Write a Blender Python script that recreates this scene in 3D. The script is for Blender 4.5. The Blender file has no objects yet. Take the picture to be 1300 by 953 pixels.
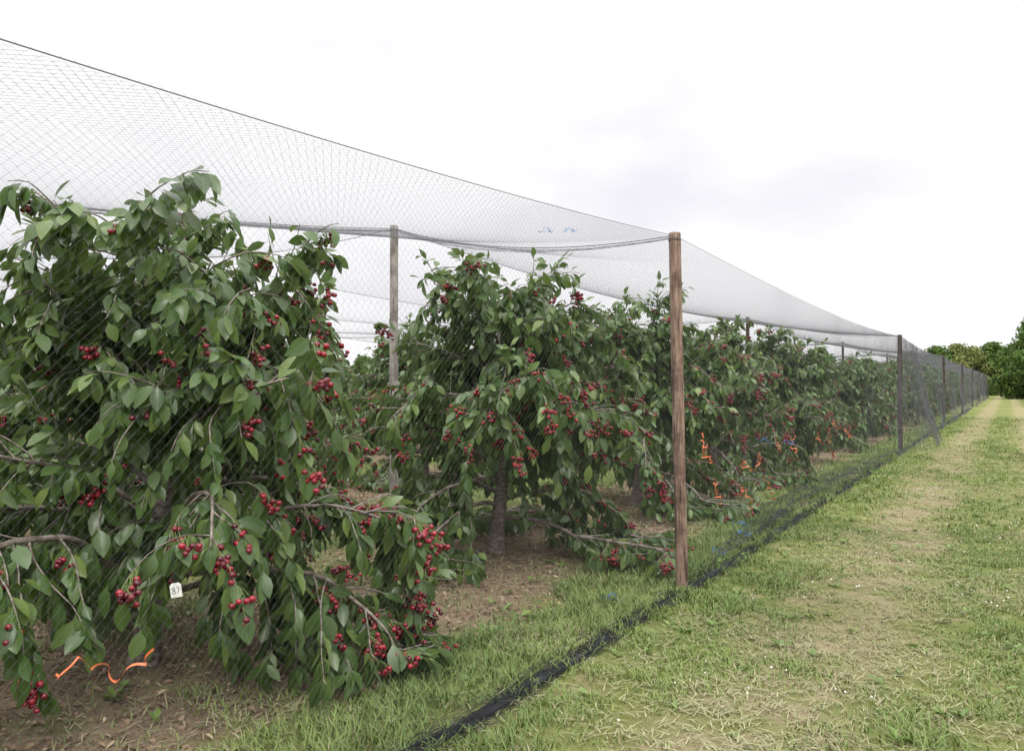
import bpy, math, random
import numpy as np
from mathutils import Vector
rad=math.radians
scene=bpy.context.scene
rng=np.random.default_rng(7)

# ------------------------------------------------------------ helpers
LAT=np.random.default_rng(99).random((256,256))
def vn(x,y,s,seed=0):
    x=np.asarray(x,float)/s+seed*17.3; y=np.asarray(y,float)/s+seed*5.7
    xi=np.floor(x).astype(int); yi=np.floor(y).astype(int)
    fx=x-xi; fy=y-yi; fx=fx*fx*(3-2*fx); fy=fy*fy*(3-2*fy)
    a=LAT[xi%256,yi%256]; b=LAT[(xi+1)%256,yi%256]; c=LAT[xi%256,(yi+1)%256]; d=LAT[(xi+1)%256,(yi+1)%256]
    return (a*(1-fx)+b*fx)*(1-fy)+(c*(1-fx)+d*fx)*fy
def norm(v):
    return v/np.maximum(np.linalg.norm(v,axis=-1,keepdims=True),1e-9)

class MB:
    def __init__(s): s.v=[];s.f=[];s.n=0;s.c=[]
    def add(s,verts,faces,mat=0,uv=None,col=None,smooth=True):
        verts=np.asarray(verts,float).reshape(-1,3)
        for f in faces:
            f=np.asarray(f,int)
            if len(f): s.f.append((f+s.n,mat,smooth))
        s.v.append((verts,np.zeros((len(verts),2)) if uv is None else uv, np.ones((len(verts),3))*.5 if col is None else col))
        s.n+=len(verts)
    def build(s,name,mats,link=True):
        V=np.concatenate([a[0] for a in s.v]); UV=np.concatenate([a[1] for a in s.v]); C=np.concatenate([a[2] for a in s.v])
        loops=np.concatenate([f.ravel() for f,_,_ in s.f])
        tot=np.concatenate([np.full(len(f),f.shape[1]) for f,_,_ in s.f])
        mi=np.concatenate([np.full(len(f),m) for f,m,_ in s.f])
        sm=np.concatenate([np.full(len(f),q) for f,_,q in s.f])
        start=np.concatenate([[0],np.cumsum(tot)[:-1]])
        me=bpy.data.meshes.new(name)
        me.vertices.add(len(V)); me.vertices.foreach_set("co",V.astype(np.float32).ravel())
        me.loops.add(len(loops)); me.loops.foreach_set("vertex_index",loops.astype(np.int32))
        me.polygons.add(len(tot)); me.polygons.foreach_set("loop_start",start.astype(np.int32))
        me.polygons.foreach_set("material_index",mi.astype(np.int32))
        me.polygons.foreach_set("use_smooth",sm.astype(bool))
        me.update(calc_edges=True)
        uvl=me.uv_layers.new(name="UVMap"); uvl.data.foreach_set("uv",UV[loops].astype(np.float32).ravel())
        ca=me.color_attributes.new("col",'FLOAT_COLOR','POINT')
        ca.data.foreach_set("color",np.concatenate([C,np.ones((len(C),1))],1).astype(np.float32).ravel())
        for m in mats: me.materials.append(m)
        if not link: return me
        o=bpy.data.objects.new(name,me); scene.collection.objects.link(o); return o

def tube(mb,pts,radii,sides=6,mat=0,cap=True):
    pts=np.asarray(pts,float); n=len(pts); radii=np.broadcast_to(radii,(n,))
    t=np.gradient(pts,axis=0); t=norm(t)
    up=np.array([0.31,0.17,0.93]); 
    if abs(t.mean(0)@up)>0.8: up=np.array([0.9,0.4,0.1])
    a=norm(np.cross(t,up)); b=np.cross(t,a)
    th=np.linspace(0,2*np.pi,sides,endpoint=False)
    ring=pts[:,None,:]+radii[:,None,None]*(np.cos(th)[None,:,None]*a[:,None,:]+np.sin(th)[None,:,None]*b[:,None,:])
    i=np.arange(n-1)[:,None]*sides; j=np.arange(sides)[None,:]; k=(j+1)%sides
    q=np.stack([i+j,i+k,i+sides+k,i+sides+j],-1).reshape(-1,4)
    fs=[q]
    if cap and sides>3: fs.append((np.arange(sides)+ (n-1)*sides)[None,:])
    uv=np.stack([np.tile(th,n)/6.28,np.repeat(np.linspace(0,1,n),sides)],1)
    mb.add(ring.reshape(-1,3),fs,mat,uv=uv)

def threads(mb,P,p1,r,mat=0):
    n,k,_=P.shape
    d=norm(P[:,-1]-P[:,0]); p1=np.broadcast_to(np.asarray(p1,float),d.shape); p2=norm(np.cross(d,p1))
    V=[]
    for a in (0,2.094,4.189):
        V.append(P+r*(math.cos(a)*p1+math.sin(a)*p2)[:,None,:])
    V=np.stack(V,2).reshape(-1,3)
    base=(np.arange(n)[:,None]*k+np.arange(k-1)[None,:]).ravel()*3
    q=[]
    for j in range(3):
        jj=(j+1)%3
        q.append(np.stack([base+j,base+jj,base+3+jj,base+3+j],1))
    mb.add(V,[np.concatenate(q)],mat)

ST=np.array([0,.14,.38,.62,.84,1.0]); HW=np.array([0,.07,.88,1.0,.58,0])
LA=np.concatenate([ST,ST[1:5],ST[1:5]]); LB=np.concatenate([np.zeros(6),-HW[1:5],HW[1:5]])
SA=np.array([0,1.,.55,.5]); SB=np.array([0,0,-1.,1.])
def leaves(mb,P,D,N,L,W,mat=1,curve=.25,fold=.3,col=None,lod=False):
    n=len(P)
    if n==0: return
    D=norm(D); N=norm(N-(N*D).sum(1,keepdims=True)*D); S=np.cross(D,N)
    cv=(curve*(.3+1.4*rng.random(n)))[:,None]; fo=(fold*(.2+1.5*rng.random(n)))[:,None]
    tw=(rng.normal(0,.35,n))[:,None]
    A,B=(SA,SB) if lod else (LA,LB); nv=len(A)
    a=A[None,:]; b=B[None,:]
    c=fo*np.abs(b)*(W/2)[:,None]-cv*a*a*L[:,None]+tw*b*a*(W/2)[:,None]
    if not lod: c=c+(rng.normal(0,.10,n)[:,None]*np.sin(a*11)*np.abs(b))*(W/2)[:,None]
    V=P[:,None,:]+(a*L[:,None])[...,None]*D[:,None,:]+(b*(W/2)[:,None])[...,None]*S[:,None,:]+c[...,None]*N[:,None,:]
    o=(np.arange(n)*nv)[:,None,None]
    if lod:
        fs=[(np.array([[0,1,2],[0,3,1]])[None]+o).reshape(-1,3)]
    else:
        T=np.array([[0,1,6],[4,5,9],[0,10,1],[4,13,5]]); Q=np.array([[1,2,7,6],[2,3,8,7],[3,4,9,8],[1,10,11,2],[2,11,12,3],[3,12,13,4]])
        fs=[(T[None]+o).reshape(-1,3),(Q[None]+o).reshape(-1,4)]
    uv=np.tile(np.stack([B*.5+.5,A],1),(n,1))
    if col is None: col=np.ones((n,3))*.5
    mb.add(V.reshape(-1,3),fs,mat,uv=uv,col=np.repeat(col,nv,0))

import bmesh
def ico(sub):
    bm=bmesh.new(); bmesh.ops.create_icosphere(bm,subdivisions=sub,radius=1)
    v=np.array([x.co[:] for x in bm.verts]); f=np.array([[y.index for y in x.verts] for x in bm.faces]); bm.free(); return v,f
I1=ico(1); I2=ico(2)
def blobs(mb,P,R,mat=0,tmpl=I2,scale=(1,1,1),col=None,jit=0,smooth=True):
    v,f=tmpl; n=len(P)
    if n==0:return
    R=np.broadcast_to(R,(n,))
    V=v[None]*np.array(scale)*R[:,None,None]
    if jit: V=V*(1+jit*rng.normal(0,1,(n,len(v),1)))
    V=V+np.asarray(P)[:,None,:]
    F=(f[None]+(np.arange(n)*len(v))[:,None,None]).reshape(-1,3)
    mb.add(V.reshape(-1,3),[F],mat,col=None if col is None else np.repeat(col,len(v),0),smooth=smooth)

# ------------------------------------------------------------ materials
def newmat(name):
    m=bpy.data.materials.new(name); m.use_nodes=True; nt=m.node_tree; nt.nodes.clear()
    out=nt.nodes.new('ShaderNodeOutputMaterial'); return m,nt,out
def M(nt,op,a,b=None,c=None,clamp=False):
    n=nt.nodes.new('ShaderNodeMath'); n.operation=op; n.use_clamp=clamp
    for i,x in enumerate((a,b,c)):
        if x is None: continue
        if isinstance(x,(int,float)): n.inputs[i].default_value=x
        else: nt.links.new(x,n.inputs[i])
    return n.outputs[0]
def MR(nt,v,a,b,c=0.,d=1.,smooth=True):
    n=nt.nodes.new('ShaderNodeMapRange'); n.interpolation_type='SMOOTHSTEP' if smooth else 'LINEAR'
    nt.links.new(v,n.inputs[0])
    for i,x in enumerate((a,b,c,d)): n.inputs[i+1].default_value=x
    return n.outputs[0]
def MIX(nt,f,a,b,blend='MIX'):
    n=nt.nodes.new('ShaderNodeMix'); n.data_type='RGBA'; n.blend_type=blend
    for s,x in ((0,f),(6,a),(7,b)):
        if isinstance(x,(int,float)): n.inputs[s].default_value=x
        elif isinstance(x,tuple): n.inputs[s].default_value=(*x,1) if len(x)==3 else x
        else: nt.links.new(x,n.inputs[s])
    return n.outputs[2]
def NOISE(nt,vec,scale,detail=4,rough=.55,out=0):
    n=nt.nodes.new('ShaderNodeTexNoise'); n.inputs['Scale'].default_value=scale; n.inputs['Detail'].default_value=detail; n.inputs['Roughness'].default_value=rough
    if vec is not None: nt.links.new(vec,n.inputs['Vector'])
    return n.outputs[out]
def COORD(nt,k='Object'): return nt.nodes.new('ShaderNodeTexCoord').outputs[k]
def PR(nt,color,rough=.6,spec=.4):
    p=nt.nodes.new('ShaderNodeBsdfPrincipled')
    if isinstance(color,tuple): p.inputs['Base Color'].default_value=(*color,1)
    else: nt.links.new(color,p.inputs['Base Color'])
    p.inputs['Roughness'].default_value=rough; p.inputs['Specular IOR Level'].default_value=spec
    return p
def simple(name,color,rough=.6,spec=.4,var=.25,scale=20):
    m,nt,out=newmat(name); n=NOISE(nt,COORD(nt),scale,1)
    c=MIX(nt,n,tuple(x*(1-var) for x in color),tuple(x*(1+var) for x in color))
    p=PR(nt,c,rough,spec); nt.links.new(p.outputs[0],out.inputs[0]); return m
def foliage(name,a,b,c,rough=.45,trans=.28,vein=True,attr=False,spec=.45):
    m,nt,out=newmat(name)
    g=nt.nodes.new('ShaderNodeNewGeometry'); r=g.outputs['Random Per Island']
    if attr:
        at=nt.nodes.new('ShaderNodeAttribute'); at.attribute_name='col'; col=at.outputs['Color']
    else:
        cr=nt.nodes.new('ShaderNodeValToRGB'); nt.links.new(r,cr.inputs[0])
        e=cr.color_ramp.elements; e[0].color=(*a,1); e[1].color=(*c,1); e[1].position=1
        x=e.new(.6); x.color=(*b,1)
        x=e.new(.93); x.color=tuple((b[i]+c[i])/2 for i in range(3))+(1,)
        col=cr.outputs[0]
    if vein:
        sx=nt.nodes.new('ShaderNodeSeparateXYZ'); nt.links.new(COORD(nt,'UV'),sx.inputs[0])
        d=M(nt,'ABSOLUTE',M(nt,'SUBTRACT',sx.outputs[0],.5))
        mid=MR(nt,d,.02,.06,1,0)
        sv=M(nt,'SINE',M(nt,'MULTIPLY',M(nt,'SUBTRACT',sx.outputs[1],M(nt,'MULTIPLY',d,.5)),70.))
        sv=MR(nt,sv,.75,1.,0,.35)
        vv=M(nt,'MAXIMUM',M(nt,'MULTIPLY',mid,.6),sv)
        col=MIX(nt,vv,col,MIX(nt,.5,col,(.16,.22,.08)))
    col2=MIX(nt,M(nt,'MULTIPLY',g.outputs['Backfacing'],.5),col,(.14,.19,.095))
    if trans<=0:
        d=nt.nodes.new('ShaderNodeBsdfDiffuse'); nt.links.new(col2,d.inputs[0]); nt.links.new(d.outputs[0],out.inputs[0]); return m
    p=PR(nt,col2,rough,spec)
    t=nt.nodes.new('ShaderNodeBsdfTranslucent'); nt.links.new(MIX(nt,.35,col2,(.19,.30,.03)),t.inputs[0])
    ms=nt.nodes.new('ShaderNodeMixShader'); ms.inputs[0].default_value=trans
    nt.links.new(p.outputs[0],ms.inputs[1]); nt.links.new(t.outputs[0],ms.inputs[2]); nt.links.new(ms.outputs[0],out.inputs[0])
    return m

mat_leaf=foliage('cherry_leaf',(.047,.094,.024),(.084,.150,.038),(.20,.28,.07),.34,.3,spec=.5)
mat_leaf_far=foliage('cherry_leaf_plain',(.052,.100,.027),(.090,.158,.042),(.18,.26,.07),.42,.25,False,spec=.5)
mat_bark,nt,out=newmat('cherry_bark')
o=COORD(nt); mp=nt.nodes.new('ShaderNodeMapping'); mp.inputs['Scale'].default_value=(1,1,2.2); nt.links.new(o,mp.inputs[0])
n=NOISE(nt,mp.outputs[0],18,5,.65); col=MIX(nt,MR(nt,n,.35,.65),(.105,.082,.066),(.30,.26,.22)); p=PR(nt,col,.7,.3)
bp=nt.nodes.new('ShaderNodeBump'); bp.inputs['Strength'].default_value=.4; bp.inputs['Distance'].default_value=.008; nt.links.new(n,bp.inputs['Height']); nt.links.new(bp.outputs[0],p.inputs['Normal'])
nt.links.new(p.outputs[0],out.inputs[0])
mat_cherry,nt,out=newmat('cherry_fruit')
g=nt.nodes.new('ShaderNodeNewGeometry'); col=MIX(nt,g.outputs['Random Per Island'],(.065,.005,.012),(.30,.012,.026)); p=PR(nt,col,.18,.5); nt.links.new(p.outputs[0],out.inputs[0])
mat_stem=simple('cherry_stem',(.16,.22,.06))

# ------------------------------------------------------------ cherry trees
def make_tree(seed,H=2.95,R=1.45,hero=True,nl=30,cl=75,lod=False,h00=.45):
    global rng
    rng=np.random.default_rng(seed); r=rng
    mb=MB(); LP=[];LD=[];LS=[];LY=[]
    nodes=[]
    def grow(p,d,L,step,droop,wob,zmin=.14,RR=R):
        n=max(3,int(L/step)); pts=[p.copy()]; dd=d/np.linalg.norm(d)
        for i in range(n):
            dd=dd+r.normal(0,wob,3); dd[2]-=droop*(.4+1.2*i/n); dd/=np.linalg.norm(dd)
            if pts[-1][2]<zmin+.1 and dd[2]<0: dd[2]*=.2
            if pts[-1][2]>H-.12 and dd[2]>0: dd[2]*=.1
            rr=math.hypot(pts[-1][0],pts[-1][1])
            if rr>RR*.9: dd[0]*=.6; dd[1]*=.6; dd/=np.linalg.norm(dd)
            q=pts[-1]+dd*step
            if math.hypot(q[0],q[1])>RR:
                f=RR/math.hypot(q[0],q[1]); q[0]*=f; q[1]*=f
                if q[2]<zmin: break
            pts.append(q)
        if len(pts)<3: pts.append(pts[-1]+np.array([.01,0,-.03])); pts.append(pts[-1]+np.array([0,.01,-.03]))
        return np.array(pts)
    lean=r.normal(0,.05,2)
    hz=np.linspace(0,H*.66,9)
    trunk=np.stack([lean[0]*hz+.03*np.sin(hz*3+seed),lean[1]*hz+.03*np.cos(hz*2.3+seed),hz],1)
    trunk-= [trunk[0][0],trunk[0][1],0.04]
    tr=np.linspace(.078,.035,9); tr[0]=.105
    tube(mb,trunk,tr,10,0)
    def leafnodes(pts,a0,per,young=0.,size=1.,sp=.042):
        seg=np.linalg.norm(np.diff(pts,axis=0),axis=1).sum(); m=int(seg*(1-a0)/sp)
        for q in range(m):
            u=a0+(1-a0)*(q+r.random())/max(m,1); x=u*(len(pts)-1); i=min(int(x),len(pts)-2); f=x-i
            P=pts[i]*(1-f)+pts[i+1]*f; t=pts[i+1]-pts[i]; t/=np.linalg.norm(t)+1e-9
            k=r.poisson(per)
            for _ in range(k):
                LP.append(P); LD.append(t); LS.append(size*(.65+.6*r.random())); LY.append(young)
            nodes.append((P,t))
    for k in range(nl):
        u=k/(nl-1); low=max(0,1-u/.45); h0=h00+u*(H*.66-.05-h00); az=k*2.399+r.normal(0,.35)
        el=rad(24+42*u+r.normal(0,11)); L=(R*(1.05+.30*low)*(1-.36*u)+r.normal(0,.16))
        x=h0/(H*.66)*8; i=min(int(x),7); p=trunk[i]+(trunk[i+1]-trunk[i])*(x-i)
        d=np.array([math.cos(az)*math.cos(el),math.sin(az)*math.cos(el),math.sin(el)])
        pts=grow(p,d,L,.09,.060+.022*low-.01*u,.08,RR=R*(1+.04*low))
        rr=np.linspace(.024-.010*u,.005,len(pts)); tube(mb,pts,rr,6,0)
        leafnodes(pts,.33,2.1,0,1.)
        m=int(L/.092)
        for q in range(m):
            uu=.2+.8*(q+r.random())/m; ii=min(int(uu*(len(pts)-1)),len(pts)-2)
            t=pts[ii+1]-pts[ii]; t/=np.linalg.norm(t)+1e-9
            side=np.cross(t,[0,0,1]); side/=np.linalg.norm(side)+1e-6
            dd=t*.5+side*r.choice([-1,1])*r.uniform(.3,1.)+np.array([0,0,r.uniform(-.7-.4*low,.8-.4*low)])
            sub=grow(pts[ii],dd,r.uniform(.25,.66+.14*low),.06,.16,.09,RR=R*(1.04+.05*low))
            tube(mb,sub,np.linspace(.0065,.0024,len(sub)),3,0,cap=False)
            leafnodes(sub,.06,2.25,0,1.)
        if u>.3:
            for _ in range(r.integers(1,4)):
                ii=r.integers(int(len(pts)*.3),len(pts)-1)
                dd=np.array([math.cos(az)*.35,math.sin(az)*.35,1.])+r.normal(0,.35,3)
                sh=grow(pts[ii],dd,r.uniform(.25,.6),.06,.035,.06)
                tube(mb,sh,np.linspace(.006,.002,len(sh)),3,0,cap=False)
                leafnodes(sh,.05,1.6,1.,.85,.042)
    P=np.array(LP);T=np.array(LD);S=np.array(LS);Y=np.array(LY)
    if lod:
        k=r.random(len(P))<.42; P,T,S,Y=P[k],T[k],S[k]*1.5,Y[k]
    n=len(P)
    radial=P-np.array([0,0,1.2]); radial[:,2]*=.3; radial=norm(radial)
    D=T*.40+r.normal(0,.42,(n,3))+radial*.28; D[:,2]-=np.where(Y>0,.25,.95)
    Nn=radial*.75+np.array([0,0,.6])+r.normal(0,.5,(n,3))
    L=.138*S; W=L*r.uniform(.37,.50,n)*(1.12 if lod else 1)
    ok=P[:,2]+norm(D)[:,2]*L>.02
    leaves(mb,(P+norm(D)*.012)[ok],D[ok],Nn[ok],L[ok],W[ok],1,lod=lod)
    NP=np.array([q[0] for q in nodes]); wt=(np.hypot(NP[:,0],NP[:,1])/R)**2.2*np.where(NP[:,2]>.3,1,.3)
    sel=r.choice(len(nodes),cl,replace=False,p=wt/wt.sum()); CP=[]
    for s in sel:
        P0,t=nodes[s]
        rd=P0.copy(); rd[2]=0; rd/=np.linalg.norm(rd)+1e-6
        big=r.integers(3,20)
        for q in range(big):
            b=P0+t*r.normal(0,.026)
            off=r.normal(0,.022,3); c=b+off; c[2]=b[2]-r.uniform(.03,.09)
            c=c+rd*r.uniform(.035,.075)
            CP.append(c)
            if hero: tube(mb,np.array([b,(b+c)/2+np.array([0,0,.008]),c]),.0012,3,3,cap=False)
    CP=np.array(CP); blobs(mb,CP,r.uniform(.0132,.0162,len(CP)),2,I2 if hero else I1,(1,1,.93))
    return mb.build('cherry_tree',[mat_bark,mat_leaf_far if lod else mat_leaf,mat_cherry,mat_stem],link=False)
meshes=[make_tree(11,2.84,1.56,cl=330,nl=33,h00=.40),make_tree(23,3.0,1.60,cl=340,nl=33,h00=.38),make_tree(37,3.0,1.5,cl=220),make_tree(41,2.85,1.5,cl=200)]
lods=[make_tree(51,2.9,1.5,False,cl=100,lod=True),make_tree(52,3.0,1.5,False,cl=100,lod=True),make_tree(53,2.85,1.5,False,cl=100,lod=True)]
rp=random.Random(5)
def place(me,x,y,rot=0,s=1.):
    o=bpy.data.objects.new('cherry_tree',me); o.location=(x,y,0); o.rotation_euler=(0,0,rot); o.scale=(s,s,s*rp.uniform(.97,1.03) if s!=1 else 1); scene.collection.objects.link(o); return o
place(meshes[0],-4.22,2.72); place(meshes[1],-4.15,6.3); place(meshes[2],-4.2,9.75); place(meshes[3],-4.2,13.2,.5)
place(meshes[3],-4.2,-.7,2.)
for j in range(4,31): place((meshes[1:] if j<5 else lods)[rp.randrange(3)],-4.2+rp.uniform(-.15,.15),6.3+3.45*(j-1)+rp.uniform(-.2,.2),rp.uniform(0,6.28),rp.uniform(.9,1.0))
for c,(x,n) in enumerate([(-8.2,24),(-12.2,17),(-16.2,12),(-20.2,9)]):
    for j in range(n): place((meshes[1:] if c==0 and j<4 else lods)[rp.randrange(3)],x+rp.uniform(-.15,.15),-.2+c*.9+3.45*j+rp.uniform(-.25,.25),rp.uniform(0,6.28),rp.uniform(.88,.97))

# ------------------------------------------------------------ nets and wires
BAY=15.1; Y0=5.9; DY=1.3
def sag(y,near,far):
    u=((y-Y0)/BAY); b=np.floor(u); u=u-b
    return 4*u*(1-u)*np.where(b<0,near,far)
def z_outer(y): return 2.76-sag(y,.31,.12)
def z_in(y): return 3.46-sag(y-DY,.62,.25)
def z_roof(x,y):
    a=np.clip((-2.2-x)/4,0,99); t=np.clip(a,0,1)
    f=a-np.floor(a); dip=4*f*(1-f)*.10
    return z_outer(y)*(1-t)+z_in(y)*t-dip
mat_net=simple('net_thread',(.13,.13,.145),.6,.3,.1)
mat_wire=simple('wire_steel',(.13,.13,.14),.5,.4,.1)
mat_black=simple('black_net_bundle',(.022,.023,.026),.75,.2,.3,30)
def billow(y,z): return .07*(vn(y,z*1.5,1.7,3)-.5)+ .03*(vn(y,z,.5,4)-.5)
mb=MB()
def wall(y0,y1,sp,r,k=10,x0=-2.2,flare=0):
    for dr in (1,-1):
        ys=np.arange(y0-(2.6 if dr>0 else 0),y1+(0 if dr>0 else 2.6),sp)
        s=np.linspace(0,1,k)[None,:]; y=ys[:,None]+dr*2.6*s
        s=np.broadcast_to(s,y.shape)
        z=(1-s)*z_outer(y)+.012
        x=x0+billow(y,z)*np.minimum(1,3*(1-s)+.25)+flare*s*s*(.4+vn(y,y*0,3,5))
        threads(mb,np.stack([x,y,z],-1),(1,0,0),r)
wall(-4,21,.038,.00029,26)
wall(21,111,.12,.0012,14,flare=.25)
for dr in (1,-1):
    ys=np.arange(21.2,25.5,.07); s=np.linspace(0,1,16)[None,:]; y=ys[:,None]+dr*1.2*(s-.5)+.9*s; s=np.broadcast_to(s,y.shape)
    z=(1-s)*(z_outer(y)-.02)+.02; x=-2.16+.62*s**1.6*np.clip((y-20.6)/2,0,1)*np.clip((27.5-y)/2.5,0,1)+.08*(vn(y,s,.5,8)-.5)
    threads(mb,np.stack([x,y,z],-1),(1,0,0),.0014)
side=mb.build('side_netting',[mat_net])
mb=MB()
def roof(xa,xb,y0,y1,sp,r,k=9):
    for dr in (1,-1):
        ys=np.arange(y0,y1,sp); t=np.linspace(0,1,k)[None,:]
        y=ys[:,None]+dr*(xa-xb)*(t-.5); x=xa+(xb-xa)*t+0*y
        z=z_roof(x,y)-.004
        threads(mb,np.stack([x,y,z],-1),(0,0,1),r)
roof(-2.2,-6.2,-4,22,.046,.00044,26); roof(-2.2,-6.2,22,110,.14,.0015,14)
roof(-6.2,-10.2,-3,25,.085,.0006,20); roof(-6.2,-10.2,25,90,.18,.0016,12)
for c in range(2,5): roof(-2.2-4*c,-6.2-4*c,-3,70,.18,.0011,12)
mb.build('overhead_netting',[mat_net])
mb=MB()
ys=np.linspace(-9.2,111.6,420)
tube(mb,np.stack([-2.2+0*ys,ys,z_outer(ys)+.004],1),.0022,5)
for c in range(1,6):
    tube(mb,np.stack([-2.2-4*c+0*ys,ys,z_in(ys)+.004],1),.004,5)
def ycross(x,b): return Y0+BAY*b+DY*np.clip((-2.2-x)/4,0,1)
for b in range(-1,8):
    xs=np.linspace(-2.2,-22.2,73); y=ycross(xs,b)
    zz=z_roof(xs,y); tube(mb,np.stack([xs,y,zz+.008],1),.004,5)
mb.build('support_wire',[mat_wire])
mb=MB()
rng=np.random.default_rng(3)
xs=np.linspace(-2.25,-6.2,40); yc=ycross(xs,0)
for i in range(9):
    zz=z_roof(xs,yc)-.035*rng.random()*np.clip((-xs-2.2)/2,0,1)-.02*vn(xs,xs*0+i,.4,i); tube(mb,np.stack([xs,yc+.05*(vn(xs,xs*0,.5,i+3)-.5),zz],1),.0012,3,cap=False)
yy=np.linspace(-4,7.2,90)
for i in range(9):
    zz=z_in(yy)-.03*rng.random()-.02*vn(yy,yy*0+i,.4,i); tube(mb,np.stack([-6.2+.05*(vn(yy,yy*0,.5,i+3)-.5),yy,zz],1),.0016,3,cap=False)
mb.build('gathered_net_edge',[mat_net])
mb=MB(); ys=np.linspace(0,60,900)
cx=-2.14+.10*(vn(ys,ys*0,2.3,8)-.5)+.08*(vn(ys,ys*0,.5,9)-.5)
wd=.012+.026*vn(ys,ys*0,.45,10)*vn(ys,ys*0,1.3,17)+ .016*vn(ys,ys*0,.12,11)
th=np.linspace(0,2*np.pi,9)[:-1]
V=np.stack([cx[:,None]+wd[:,None]*np.cos(th)*(1+.3*vn(ys[:,None],th[None,:]*3,.12,12)),ys[:,None]+0*th[None,:],.014+(.006+.014*vn(ys,ys*0,.2,13))[:,None]*np.sin(th)],-1)
n=len(ys); i=np.arange(n-1)[:,None]*8; j=np.arange(8)[None,:]; k=(j+1)%8
mb.add(V.reshape(-1,3),[np.stack([i+j,i+k,i+8+k,i+8+j],-1).reshape(-1,4)])
for q in range(60):
    off=rng.normal(0,.035); a=rng.uniform(.02,.14)
    x=cx+off+a*(vn(ys,ys*0+q,.5,20+q%7)-.5)+.05*(vn(ys,ys*0+q*3,.13,30)-.5)
    z=.012+.05*vn(ys,ys*0+q*2,.25,q%9)*rng.random()
    tube(mb,np.stack([x,ys,z],1),.0012,3,cap=False)
for q in range(60):
    y2=np.linspace(6.6+rng.random()*3,14+rng.random()*7,120); w=np.sin(np.pi*np.linspace(0,1,120))
    x=-2.2-w*(.03+.5*rng.random())+.12*(vn(y2,y2*0+q,.6,q%5)-.5)
    z=.02+.09*vn(y2,y2*0+x*4,.3,5)
    tube(mb,np.stack([x,y2,z],1),.0014,3,cap=False)
mb.build('bunched_ground_net',[mat_black])

# ------------------------------------------------------------ posts
def woodmat(name,a,b,dark):
    m,nt,out=newmat(name); o=COORD(nt); mp=nt.nodes.new('ShaderNodeMapping'); mp.inputs['Scale'].default_value=(1,1,.06); nt.links.new(o,mp.inputs[0])
    n1=NOISE(nt,mp.outputs[0],90,6,.65); n2=NOISE(nt,o,5,4,.6); n3=NOISE(nt,mp.outputs[0],35,4,.6)
    c=MIX(nt,MR(nt,n1,.35,.65),a,b); c=MIX(nt,MR(nt,n2,.42,.62,0,.75),c,tuple(x*.55 for x in a)); c=MIX(nt,MR(nt,n3,.58,.66,0,.85),c,dark)
    p=PR(nt,c,.8,.2); bp=nt.nodes.new('ShaderNodeBump'); bp.inputs['Strength'].default_value=.7; bp.inputs['Distance'].default_value=.006
    nt.links.new(n1,bp.inputs['Height']); nt.links.new(bp.outputs[0],p.inputs['Normal']); nt.links.new(p.outputs[0],out.inputs[0]); return m
w1=woodmat('post_wood',(.17,.105,.08),(.38,.27,.21),(.045,.028,.022)); w2=woodmat('post_wood_dark',(.05,.036,.031),(.115,.085,.07),(.018,.014,.012)); w3=woodmat('post_wood_grey',(.26,.23,.20),(.44,.41,.37),(.10,.085,.07))
def post(x,y,h,r,mat,lean=(0,0)):
    mb=MB(); nz=26; sd=18; z=np.concatenate([np.linspace(-.1,h-.012,nz),[h-.003,h]]); th=np.linspace(0,2*np.pi,sd,endpoint=False)
    rr=r*(1.04-.08*z/h); rr[-2]*=.93; rr[-1]*=.7
    R=rr[:,None]*(1+.14*(vn(z[:,None]*.7,th[None,:]*1.2,.5,int(abs(y)*3)%9)-.5)+.08*(vn(z[:,None],np.cos(th)[None,:]*2+5,.2,2)-.5))
    V=np.stack([R*np.cos(th)+lean[0]*z[:,None]/h,R*np.sin(th)+lean[1]*z[:,None]/h,z[:,None]+0*R],-1)
    n=len(z); i=np.arange(n-1)[:,None]*sd; j=np.arange(sd)[None,:]; k=(j+1)%sd
    mb.add(V.reshape(-1,3),[np.stack([i+j,i+k,i+sd+k,i+sd+j],-1).reshape(-1,4),(np.arange(sd)+(n-1)*sd)[None,:]])
    for zz in (h-.05,h-.062):
        t=np.linspace(0,2*np.pi,20); tube(mb,np.stack([lean[0]*zz/h+(r*1.02)*np.cos(t),lean[1]*zz/h+(r*1.02)*np.sin(t),zz+0*t],1),.0025,4,1)
    ob=mb.build('wooden_post',[mat,mat_wire]); ob.location=(x,y,0); return ob
post(-2.16,5.92,2.79,.047,w1,(-.045,-.03))
for b in range(-1,8):
    if b!=0: post(-2.2,Y0+BAY*b,2.80,.05,w2)
post(-6.2,Y0+DY,3.5,.05,w3)
for c in range(1,5):
    for b in range(0 if c>1 else 1,5): post(-2.2-4*c,Y0+DY+BAY*b,3.5,.05,w2)
post(-10.4,9.2,3.25,.045,w2)

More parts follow.
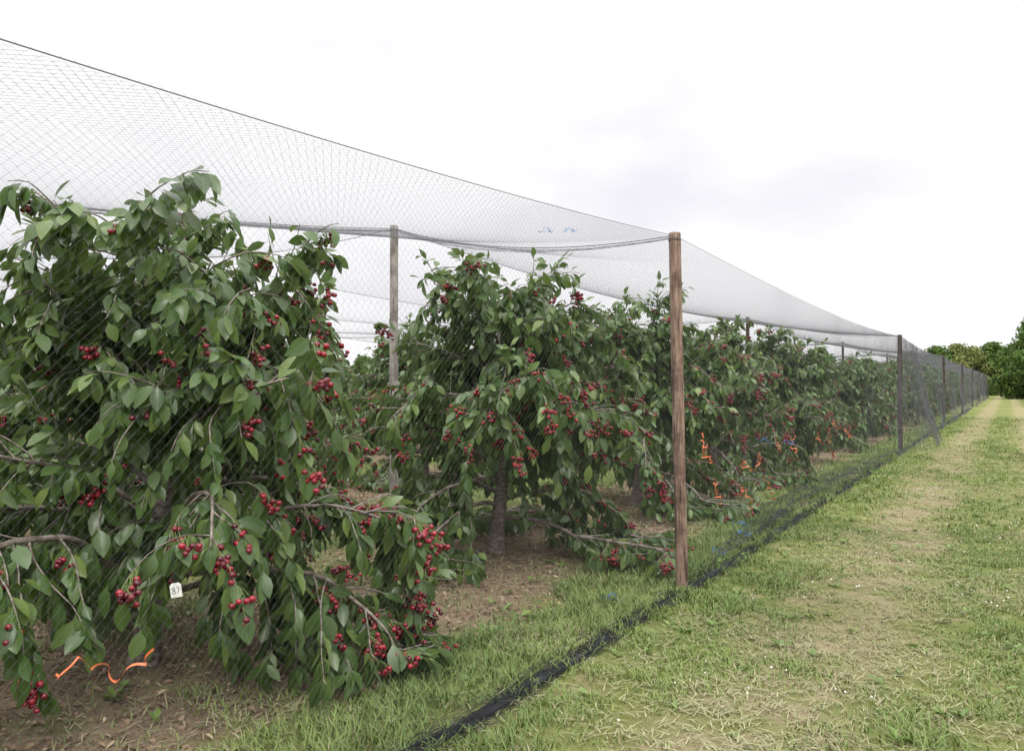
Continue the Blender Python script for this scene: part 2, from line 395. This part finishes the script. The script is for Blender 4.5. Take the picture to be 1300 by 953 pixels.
# ------------------------------------------------------------ ground
m_ground,nt,out=newmat('orchard_ground'); o=COORD(nt); sx=nt.nodes.new('ShaderNodeSeparateXYZ'); nt.links.new(o,sx.inputs[0]); X=sx.outputs[0]
nA=NOISE(nt,o,.9,5,.6); nB=NOISE(nt,o,7,5,.65); nC=NOISE(nt,o,60,4,.75); nD=NOISE(nt,o,.35,4,.6); nE=NOISE(nt,o,2.2,5,.65)
a=M(nt,'ADD',M(nt,'MULTIPLY',X,-1.),-2.2); fr=M(nt,'MULTIPLY',M(nt,'FRACT',M(nt,'DIVIDE',a,4.)),4.)
dist=M(nt,'ABSOLUTE',M(nt,'SUBTRACT',fr,2.))
dist=M(nt,'ADD',dist,M(nt,'MULTIPLY',M(nt,'SUBTRACT',nA,.5),1.6)); dist=M(nt,'ADD',dist,M(nt,'MULTIPLY',M(nt,'SUBTRACT',nB,.5),1.))
soil=M(nt,'MULTIPLY',MR(nt,dist,1.05,1.5,1,0),MR(nt,M(nt,'ADD',X,M(nt,'MULTIPLY',nA,.6)),-2.85,-2.5,1,0))
def band(c,w):
    d=M(nt,'ABSOLUTE',M(nt,'SUBTRACT',M(nt,'ADD',X,M(nt,'MULTIPLY',M(nt,'SUBTRACT',nA,.5),.8)),c)); return MR(nt,d,w*.3,w,1,0)
trk=M(nt,'MAXIMUM',band(-1.0,.56),band(.55,.48)); trk=M(nt,'MAXIMUM',M(nt,'MULTIPLY',trk,MR(nt,nE,.37,.59,.15,1.)),MR(nt,nE,.57,.67,0,.65))
grass=MIX(nt,MR(nt,nB,.3,.7),(.11,.16,.035),(.225,.258,.080)); grass=MIX(nt,MR(nt,nD,.38,.6,0,.65),grass,(.28,.28,.105))
grass=MIX(nt,MR(nt,nC,.35,.7,0,.5),grass,(.078,.08,.03))
dry=MIX(nt,nC,(.18,.133,.08),(.47,.39,.25)); c=MIX(nt,M(nt,'MULTIPLY',trk,.83),grass,dry)
so=MIX(nt,MR(nt,nC,.35,.65),(.085,.055,.037),(.29,.205,.14)); so=MIX(nt,MR(nt,nB,.38,.62,0,.75),so,(.31,.245,.16)); so=MIX(nt,MR(nt,nE,.54,.68,0,.6),so,(.17,.19,.07)); c=MIX(nt,soil,c,so)
p=PR(nt,c,.95,.1); bp=nt.nodes.new('ShaderNodeBump'); bp.inputs['Strength'].default_value=.9; bp.inputs['Distance'].default_value=.05
nt.links.new(M(nt,'ADD',M(nt,'MULTIPLY',nC,.6),nB),bp.inputs['Height']); nt.links.new(bp.outputs[0],p.inputs['Normal']); nt.links.new(p.outputs[0],out.inputs[0])
mb=MB(); mb.add([[-700,-400,0],[700,-400,0],[700,1000,0],[-700,1000,0]],[[[0,1,2,3]]]); mb.build('ground',[m_ground])

# ------------------------------------------------------------ grass blades
m_grass=foliage('grass_blade',(0,0,0),(0,0,0),(0,0,0),.6,.0,False,True,.25)
rng=np.random.default_rng(12)
def soilmask(x,y):
    fr=np.mod(-x-2.2,4.); d=np.abs(fr-2)+1.2*(vn(x,y,1.1,1)-.5)+.7*(vn(x,y,.25,2)-.5)
    return np.clip((1.5-d)/.4,0,1)*(x<-2.8-.5*(vn(x,y,.5,33)-.5))*np.where(vn(x,y,.5,34)>.66,.5,1)
def patch(x,y): return vn(x,y,.6,27)*.45+vn(x,y,.2,28)*.3+vn(x,y,1.7,29)*.25
def trackmask(x,y):
    xx=x+.7*(vn(x,y,1.3,6)-.5)
    t=np.maximum(np.clip(1.2-np.abs(xx+1.0)/.48,0,1),np.clip(1.2-np.abs(xx-.55)/.42,0,1))
    return np.clip(t*(.1+1.5*vn(x,y,.5,7))+np.clip((patch(x,y)-.585)*7,0,.85)*(x>-2.3),0,1)
mb=MB()
def grass(x0,x1,y0,y1,dens,ws,hs=1.):
    n=int((x1-x0)*(y1-y0)*dens); x=rng.uniform(x0,x1,n); y=rng.uniform(y0,y1,n)
    so=soilmask(x,y); tk=trackmask(x,y); cl=vn(x,y,.22,14)*.6+vn(x,y,.07,15)*.4
    keep=rng.random(n)<(1-so*.86)*(1-.45*tk)*np.clip(cl*2.4-.35,.18,1)
    x,y,so,tk,cl=x[keep],y[keep],so[keep],tk[keep],cl[keep]; n=len(x)
    edge=np.exp(-((x+2.45)/.5)**2)
    h=(.018+.024*rng.random(n)+.046*edge*rng.random(n)+.02*(x<-2.8)*rng.random(n)+.04*(vn(x,y,.35,44)>.76)*rng.random(n))*(.4+1.2*cl)*(1-.6*tk)*hs
    straw=rng.random(n)<(.19+.5*tk+.58*so+.25*(vn(x,y,.9,16)>.60)-.10*edge)
    flat=straw&(rng.random(n)<.78)
    ang=rng.uniform(0,6.283,n); ln=np.where(flat,rng.uniform(.04,.12,n),h*rng.uniform(.3,1.4,n)); h=np.where(flat,.006+.012*rng.random(n),h)
    w=ws*(.0020+.0022*rng.random(n)); dx=np.cos(ang); dy=np.sin(ang); pa=ang+1.57+rng.normal(0,.5,n); px=np.cos(pa)*w; py=np.sin(pa)*w
    b=np.stack([x,y,np.where(flat,.004+.016*rng.random(n),-.002)],1)
    m=b+np.stack([dx*ln*.35,dy*ln*.35,h*.62],1); t=b+np.stack([dx*ln,dy*ln,h],1); pp=np.stack([px,py,0*px],1)
    V=np.stack([b-pp,b+pp,m-pp*.8,m+pp*.8,t],1).reshape(-1,3)
    o=(np.arange(n)*5)[:,None]
    g1=np.array([.085,.16,.030]);g2=np.array([.29,.36,.092]);s1=np.array([.51,.44,.28]);s2=np.array([.25,.18,.10])
    r=np.clip(rng.random((n,1))*.5+.9*(vn(x,y,.9,18)[:,None]-.2),0,1); col=np.where(straw[:,None],s1*r+s2*(1-r),g2*r+g1*(1-r))
    mb.add(V,[o+np.array([[0,1,3,2]]),o+np.array([[2,3,4]])],0,col=np.repeat(col,5,0))
grass(-6.5,2.5,1.2,10,4300,1.); grass(-6.5,3,10,22,1300,1.7,1.1); grass(-5,3,22,45,300,3.2,1.2); grass(-13,-6.5,3,16,350,2.4,1.3)
g=mb.build('grass',[m_grass])
mb=MB(); Pn=[];Dn=[];Ln=[]
for i in range(620):
    x=rng.uniform(-5.5,1.8); y=rng.uniform(2.2,16)
    s=rng.uniform(.03,.075)
    for q in range(rng.integers(4,9)):
        a=rng.uniform(0,6.28); Pn.append([x,y,.008]); Dn.append([math.cos(a),math.sin(a),rng.uniform(.25,1.1)]); Ln.append(s*rng.uniform(.7,1.3))
Pn=np.array(Pn);Dn=np.array(Dn);Ln=np.array(Ln)
leaves(mb,Pn,Dn,np.tile([0,0,1.],(len(Pn),1))+rng.normal(0,.2,(len(Pn),3)),Ln,Ln*.42,0)
mb.build('broadleaf_weeds',[foliage('weed_leaf',(.10,.17,.035),(.15,.23,.05),(.20,.29,.07))])
n=600; x=rng.uniform(-1.6,1.5,n); y=rng.uniform(3,16,n); k=vn(x,y,.8,25)>.55; x,y=x[k],y[k]; mb=MB()
blobs(mb,np.stack([x,y,rng.uniform(.02,.045,len(x))],1),rng.uniform(.004,.008,len(x)),0,I1,jit=.12); mb.build('clover_flowers',[simple('clover_white',(.72,.70,.62))])
n=16000; x=rng.uniform(-9.5,-2.7,n); y=rng.uniform(1.,18,n); k=rng.random(n)<soilmask(x,y); x,y=x[k],y[k]; mb=MB()
blobs(mb,np.stack([x,y,0*x+.002],1),.005+.022*rng.random(len(x))**3,0,I1,(1.2,1,.7),jit=.18,smooth=False); mb.build('soil_clods',[simple('soil_clod',(.22,.155,.105),.95,.1,.6,6)])
n=15000; x=rng.uniform(-9.5,-2.7,n); y=rng.uniform(1.,18,n); k=rng.random(n)<soilmask(x,y)*.85+.05; x,y=x[k],y[k]; n=len(x); mb=MB()
a=rng.uniform(0,6.28,n); leaves(mb,np.stack([x,y,.012+.012*rng.random(n)],1),np.stack([np.cos(a),np.sin(a),rng.normal(0,.15,n)],1),np.tile([0,0,1.],(n,1))+rng.normal(0,.4,(n,3)),rng.uniform(.03,.08,n),rng.uniform(.008,.026,n),0,.3,.8)
mb.build('fallen_leaves',[foliage('dead_leaf',(.14,.085,.05),(.29,.21,.13),(.50,.42,.28),.8,.1)])

# ------------------------------------------------------------ ribbons, twine, label
m_or=simple('orange_plastic',(.80,.20,.08),.4,.4,.15); m_bl=simple('blue_plastic',(.08,.26,.66),.45,.4,.15)
def ribbon(name,pts,w,mat,seed):
    pts=np.array(pts,float); n=40; t=np.linspace(0,1,n); ti=np.linspace(0,1,len(pts))
    P=np.stack([np.interp(t,ti,pts[:,i]) for i in range(3)],1)
    P+=np.stack([.02*np.sin(t*17+seed)+.012*np.sin(t*39),.015*np.cos(t*21+seed),.018*np.sin(t*24+seed*2)],1)
    ph=t*9+seed; S=np.stack([np.cos(ph)*.5,np.sin(ph)*.5,.8+0*ph],1)*w/2
    mb=MB(); V=np.stack([P-S,P+S],1).reshape(-1,3); i=np.arange(n-1)[:,None]*2
    mb.add(V,[i+np.array([[0,1,3,2]])]); ob=mb.build(name,[mat]); return ob
ribbon('orange_ribbon',[(-3.10,1.62,.48),(-2.99,1.69,.55),(-2.89,1.76,.48),(-2.76,1.84,.58)],.010,m_or,1)
q=random.Random(4)
for i in range(15):
    y=7.6+q.random()*8.0; x=-2.57+q.uniform(-.12,.10); z=q.uniform(.4,1.15); L=q.uniform(.10,.36)
    ribbon('orange_ribbon',[(x,y,z),(x+q.uniform(-.05,.1),y+q.uniform(-.08,.08),z-L*.5),(x+q.uniform(0,.1),y+q.uniform(-.15,.15),z-L)],.015,m_or,i+2)
for i,(x,y,z) in enumerate([(-3.7,6.35,3.04),(-3.4,6.25,2.99),(-2.35,7.2,.06),(-2.5,6.6,.05),(-2.5,8.4,.12),(-2.5,9.4,.95),(-2.5,5.2,.06),(-2.35,8.0,.10),(-2.5,10.6,.85)]):
    ribbon('blue_twine',[(x,y,z),(x+.07,y+.05,z+.01),(x+.13,y+.02,z-.02)],.007,m_bl,i+30)
mb=MB()
w,h,d=.021,.027,.0015
V=[(-w,-d,-h),(w,-d,-h),(w,-d,h*.7),(w*.6,-d,h),(-w*.6,-d,h),(-w,-d,h*.7)]; V=V+[(a,d,c) for a,b,c in V]
mb.add(V,[[[5,4,3,2,1,0]],[[6,7,8,9,10,11]],[[i,(i+1)%6,(i+1)%6+6,i+6] for i in range(6)]],0,smooth=False)
th=np.linspace(0,2*np.pi,10)
tube(mb,np.stack([-.007+.005*np.cos(th),-.0025+0*th,.006+.005*np.sin(th)],1),.0009,4,1)
tube(mb,np.stack([-.007+.006*np.cos(th),-.0025+0*th,-.007+.006*np.sin(th)],1),.0009,4,1)
tube(mb,np.array([[.004,-.0025,.011],[.013,-.0025,.011],[.007,-.0025,-.012]]),.0009,4,1)
tube(mb,np.array([[0,0,h],[.004,0,h+.05],[0,.01,h+.12]]),.001,4,1)
tg=mb.build('plant_label',[simple('label_white',(.78,.78,.75),.5,.4,.03),mat_black,mat_bark]); tg.location=(-2.68,1.86,.82); tg.rotation_euler=(0,rad(-8),rad(35))

# ------------------------------------------------------------ distant trees
def bigtree(seed,H,R,nleaf,leaf):
    r=np.random.default_rng(seed); mb=MB()
    tube(mb,np.array([[0,0,-.1],[.05,0,H*.2],[0,.1,H*.45],[.1,0,H*.75]]),[.04*H,.03*H,.022*H,.008*H],8,0)
    nb=46; C=[]
    for i in range(nb):
        a=r.uniform(0,6.28); u=r.random()**1.1; zz=H*(.07+.83*u); rr=R*math.sin(math.pi*min(1,.30+.68*u)**.9)*r.uniform(.3,.95)
        c=np.array([rr*math.cos(a),rr*math.sin(a),zz]); C.append((c,R*r.uniform(.2,.40)))
        tube(mb,np.array([[0,0,zz*.5],c*[.5,.5,.8],c]),[.01*H,.006*H,.002*H],4,0,cap=False)
    per=nleaf//nb
    for c,rr in C:
        d=norm(r.normal(0,1,(per,3))); P=c+d*rr*(r.random((per,1))**.35)*[1,1,.8]; P[:,2]=np.maximum(P[:,2],.1)
        nn=norm(d+r.normal(0,.6,(per,3))); t=norm(np.cross(nn,r.normal(0,1,(per,3)))); b=np.cross(nn,t); s=leaf*(.6+.8*r.random((per,1)))
        V=np.stack([P-t*s,P-b*s*.6,P+t*s,P+b*s*.6],1).reshape(-1,3); o=(np.arange(per)*4)[:,None]
        mb.add(V,[o+np.array([[0,1,2,3]])],1,smooth=False)
    return mb
far_a=foliage('far_leaf_green',(.058,.10,.028),(.085,.14,.037),(.135,.20,.05),.6,0,False); far_b=foliage('far_leaf_yellow',(.12,.14,.045),(.17,.19,.065),(.22,.24,.085),.6,0,False)
m1=bigtree(1,9.5,4.2,16000,.17).build('broadleaf_tree',[mat_bark,far_a],link=False)
m2=bigtree(2,7.5,4.0,12000,.17).build('broadleaf_tree',[mat_bark,far_b],link=False)
m3=bigtree(3,7.5,4.2,12000,.19).build('broadleaf_tree',[mat_bark,far_a],link=False)
def pf(me,x,y,s,rot):
    o=bpy.data.objects.new('broadleaf_tree',me); o.location=(x,y,0); o.scale=(s,s,s); o.rotation_euler=(0,0,rot); scene.collection.objects.link(o)
pf(m1,3.6,104,1.12,0); pf(m1,10,104,1.2,2); pf(m1,3.4,120,1.05,3.);pf(m3,.8,140,1.05,1.); pf(m2,-4.5,138,1.0,1); pf(m3,-9.5,140,1.05,3); pf(m2,-7,150,1.15,2); pf(m3,-13.5,142,.95,0); pf(m3,-2,148,1.15,4); pf(m3,4,150,1.3,1)
q=random.Random(8)
for i in range(26): pf(q.choice([m3,m3,m2]),-22-i*6.5+q.uniform(-2,2),145-i*3+q.uniform(-5,5),q.uniform(.8,1.1),q.random()*6)
for i in range(14): pf(m3,q.choice([4,6,9])+i*5,150+q.uniform(-4,4),q.uniform(.8,1.3),q.random()*6)
mb=MB(); r=np.random.default_rng(5)
def hedge(x0,x1,y0,y1,h,n):
    x=r.uniform(x0,x1,n); y=r.uniform(y0,y1,n); top=h*(1+.25*(vn(x,y,2.,3)-.5)); z=r.uniform(0.02,1,n)*top
    P=np.stack([x+.5*(vn(y,z,1.2,4)-.5),y,z],1); nn=norm(r.normal(0,1,(n,3))); t=norm(np.cross(nn,r.normal(0,1,(n,3)))); b=np.cross(nn,t); s=.10*(.6+.8*r.random((n,1)))
    mb.add(np.stack([P-t*s,P-b*s*.6,P+t*s,P+b*s*.6],1).reshape(-1,3),[(np.arange(n)*4)[:,None]+np.array([[0,1,2,3]])],0,smooth=False)
hedge(1.7,3.3,66,128,2.1,28000); hedge(-14,8,131,133,2.3,14000); mb.build('hedge',[far_a])

# ------------------------------------------------------------ sky, sun, camera
SE,SR=rad(52),rad(140)
w=bpy.data.worlds.new("World"); scene.world=w; w.use_nodes=True; nt=w.node_tree; nt.nodes.clear()
out=nt.nodes.new('ShaderNodeOutputWorld'); bg=nt.nodes.new('ShaderNodeBackground'); bg.inputs[1].default_value=.1
sky=nt.nodes.new('ShaderNodeTexSky'); sky.sky_type='NISHITA'; sky.sun_disc=False; sky.sun_elevation=SE; sky.sun_rotation=SR
g=COORD(nt,'Generated'); sx=nt.nodes.new('ShaderNodeSeparateXYZ'); nt.links.new(g,sx.inputs[0])
mp=nt.nodes.new('ShaderNodeMapping'); mp.inputs['Scale'].default_value=(1,1,2.2); mp.inputs['Location'].default_value=(.3,.1,.2); nt.links.new(g,mp.inputs[0])
n1=NOISE(nt,mp.outputs[0],2.4,6,.5)
cl=MIX(nt,MR(nt,n1,.42,.72),(11.2,11.1,11.25),(9.1,8.9,9.45))
gain=MR(nt,sx.outputs[2],.36,.92,1.,3.4)
vm=nt.nodes.new('ShaderNodeVectorMath'); vm.operation='SCALE'; nt.links.new(cl,vm.inputs[0]); nt.links.new(gain,vm.inputs[3])
nt.links.new(MIX(nt,.95,sky.outputs[0],vm.outputs[0]),bg.inputs[0]); nt.links.new(bg.outputs[0],out.inputs[0])
sl=bpy.data.lights.new('sun','SUN'); sl.energy=1.5; sl.angle=rad(16); sl.color=(1,.97,.92); so_=bpy.data.objects.new('sun',sl); scene.collection.objects.link(so_)
dv=Vector((math.sin(SR)*math.cos(SE),math.cos(SR)*math.cos(SE),math.sin(SE))); so_.rotation_euler=dv.to_track_quat('Z','Y').to_euler(); so_.location=dv*50
cam=bpy.data.cameras.new('camera'); cam.sensor_width=36; cam.lens=27.7; cam.clip_end=3000; cam.clip_start=.05
co=bpy.data.objects.new('camera',cam); scene.collection.objects.link(co); co.location=(0,0,1.6); co.rotation_euler=(rad(90.66),0,rad(32.2)); scene.camera=co
scene.view_settings.view_transform='Standard'; scene.view_settings.look='None'; scene.view_settings.exposure=0
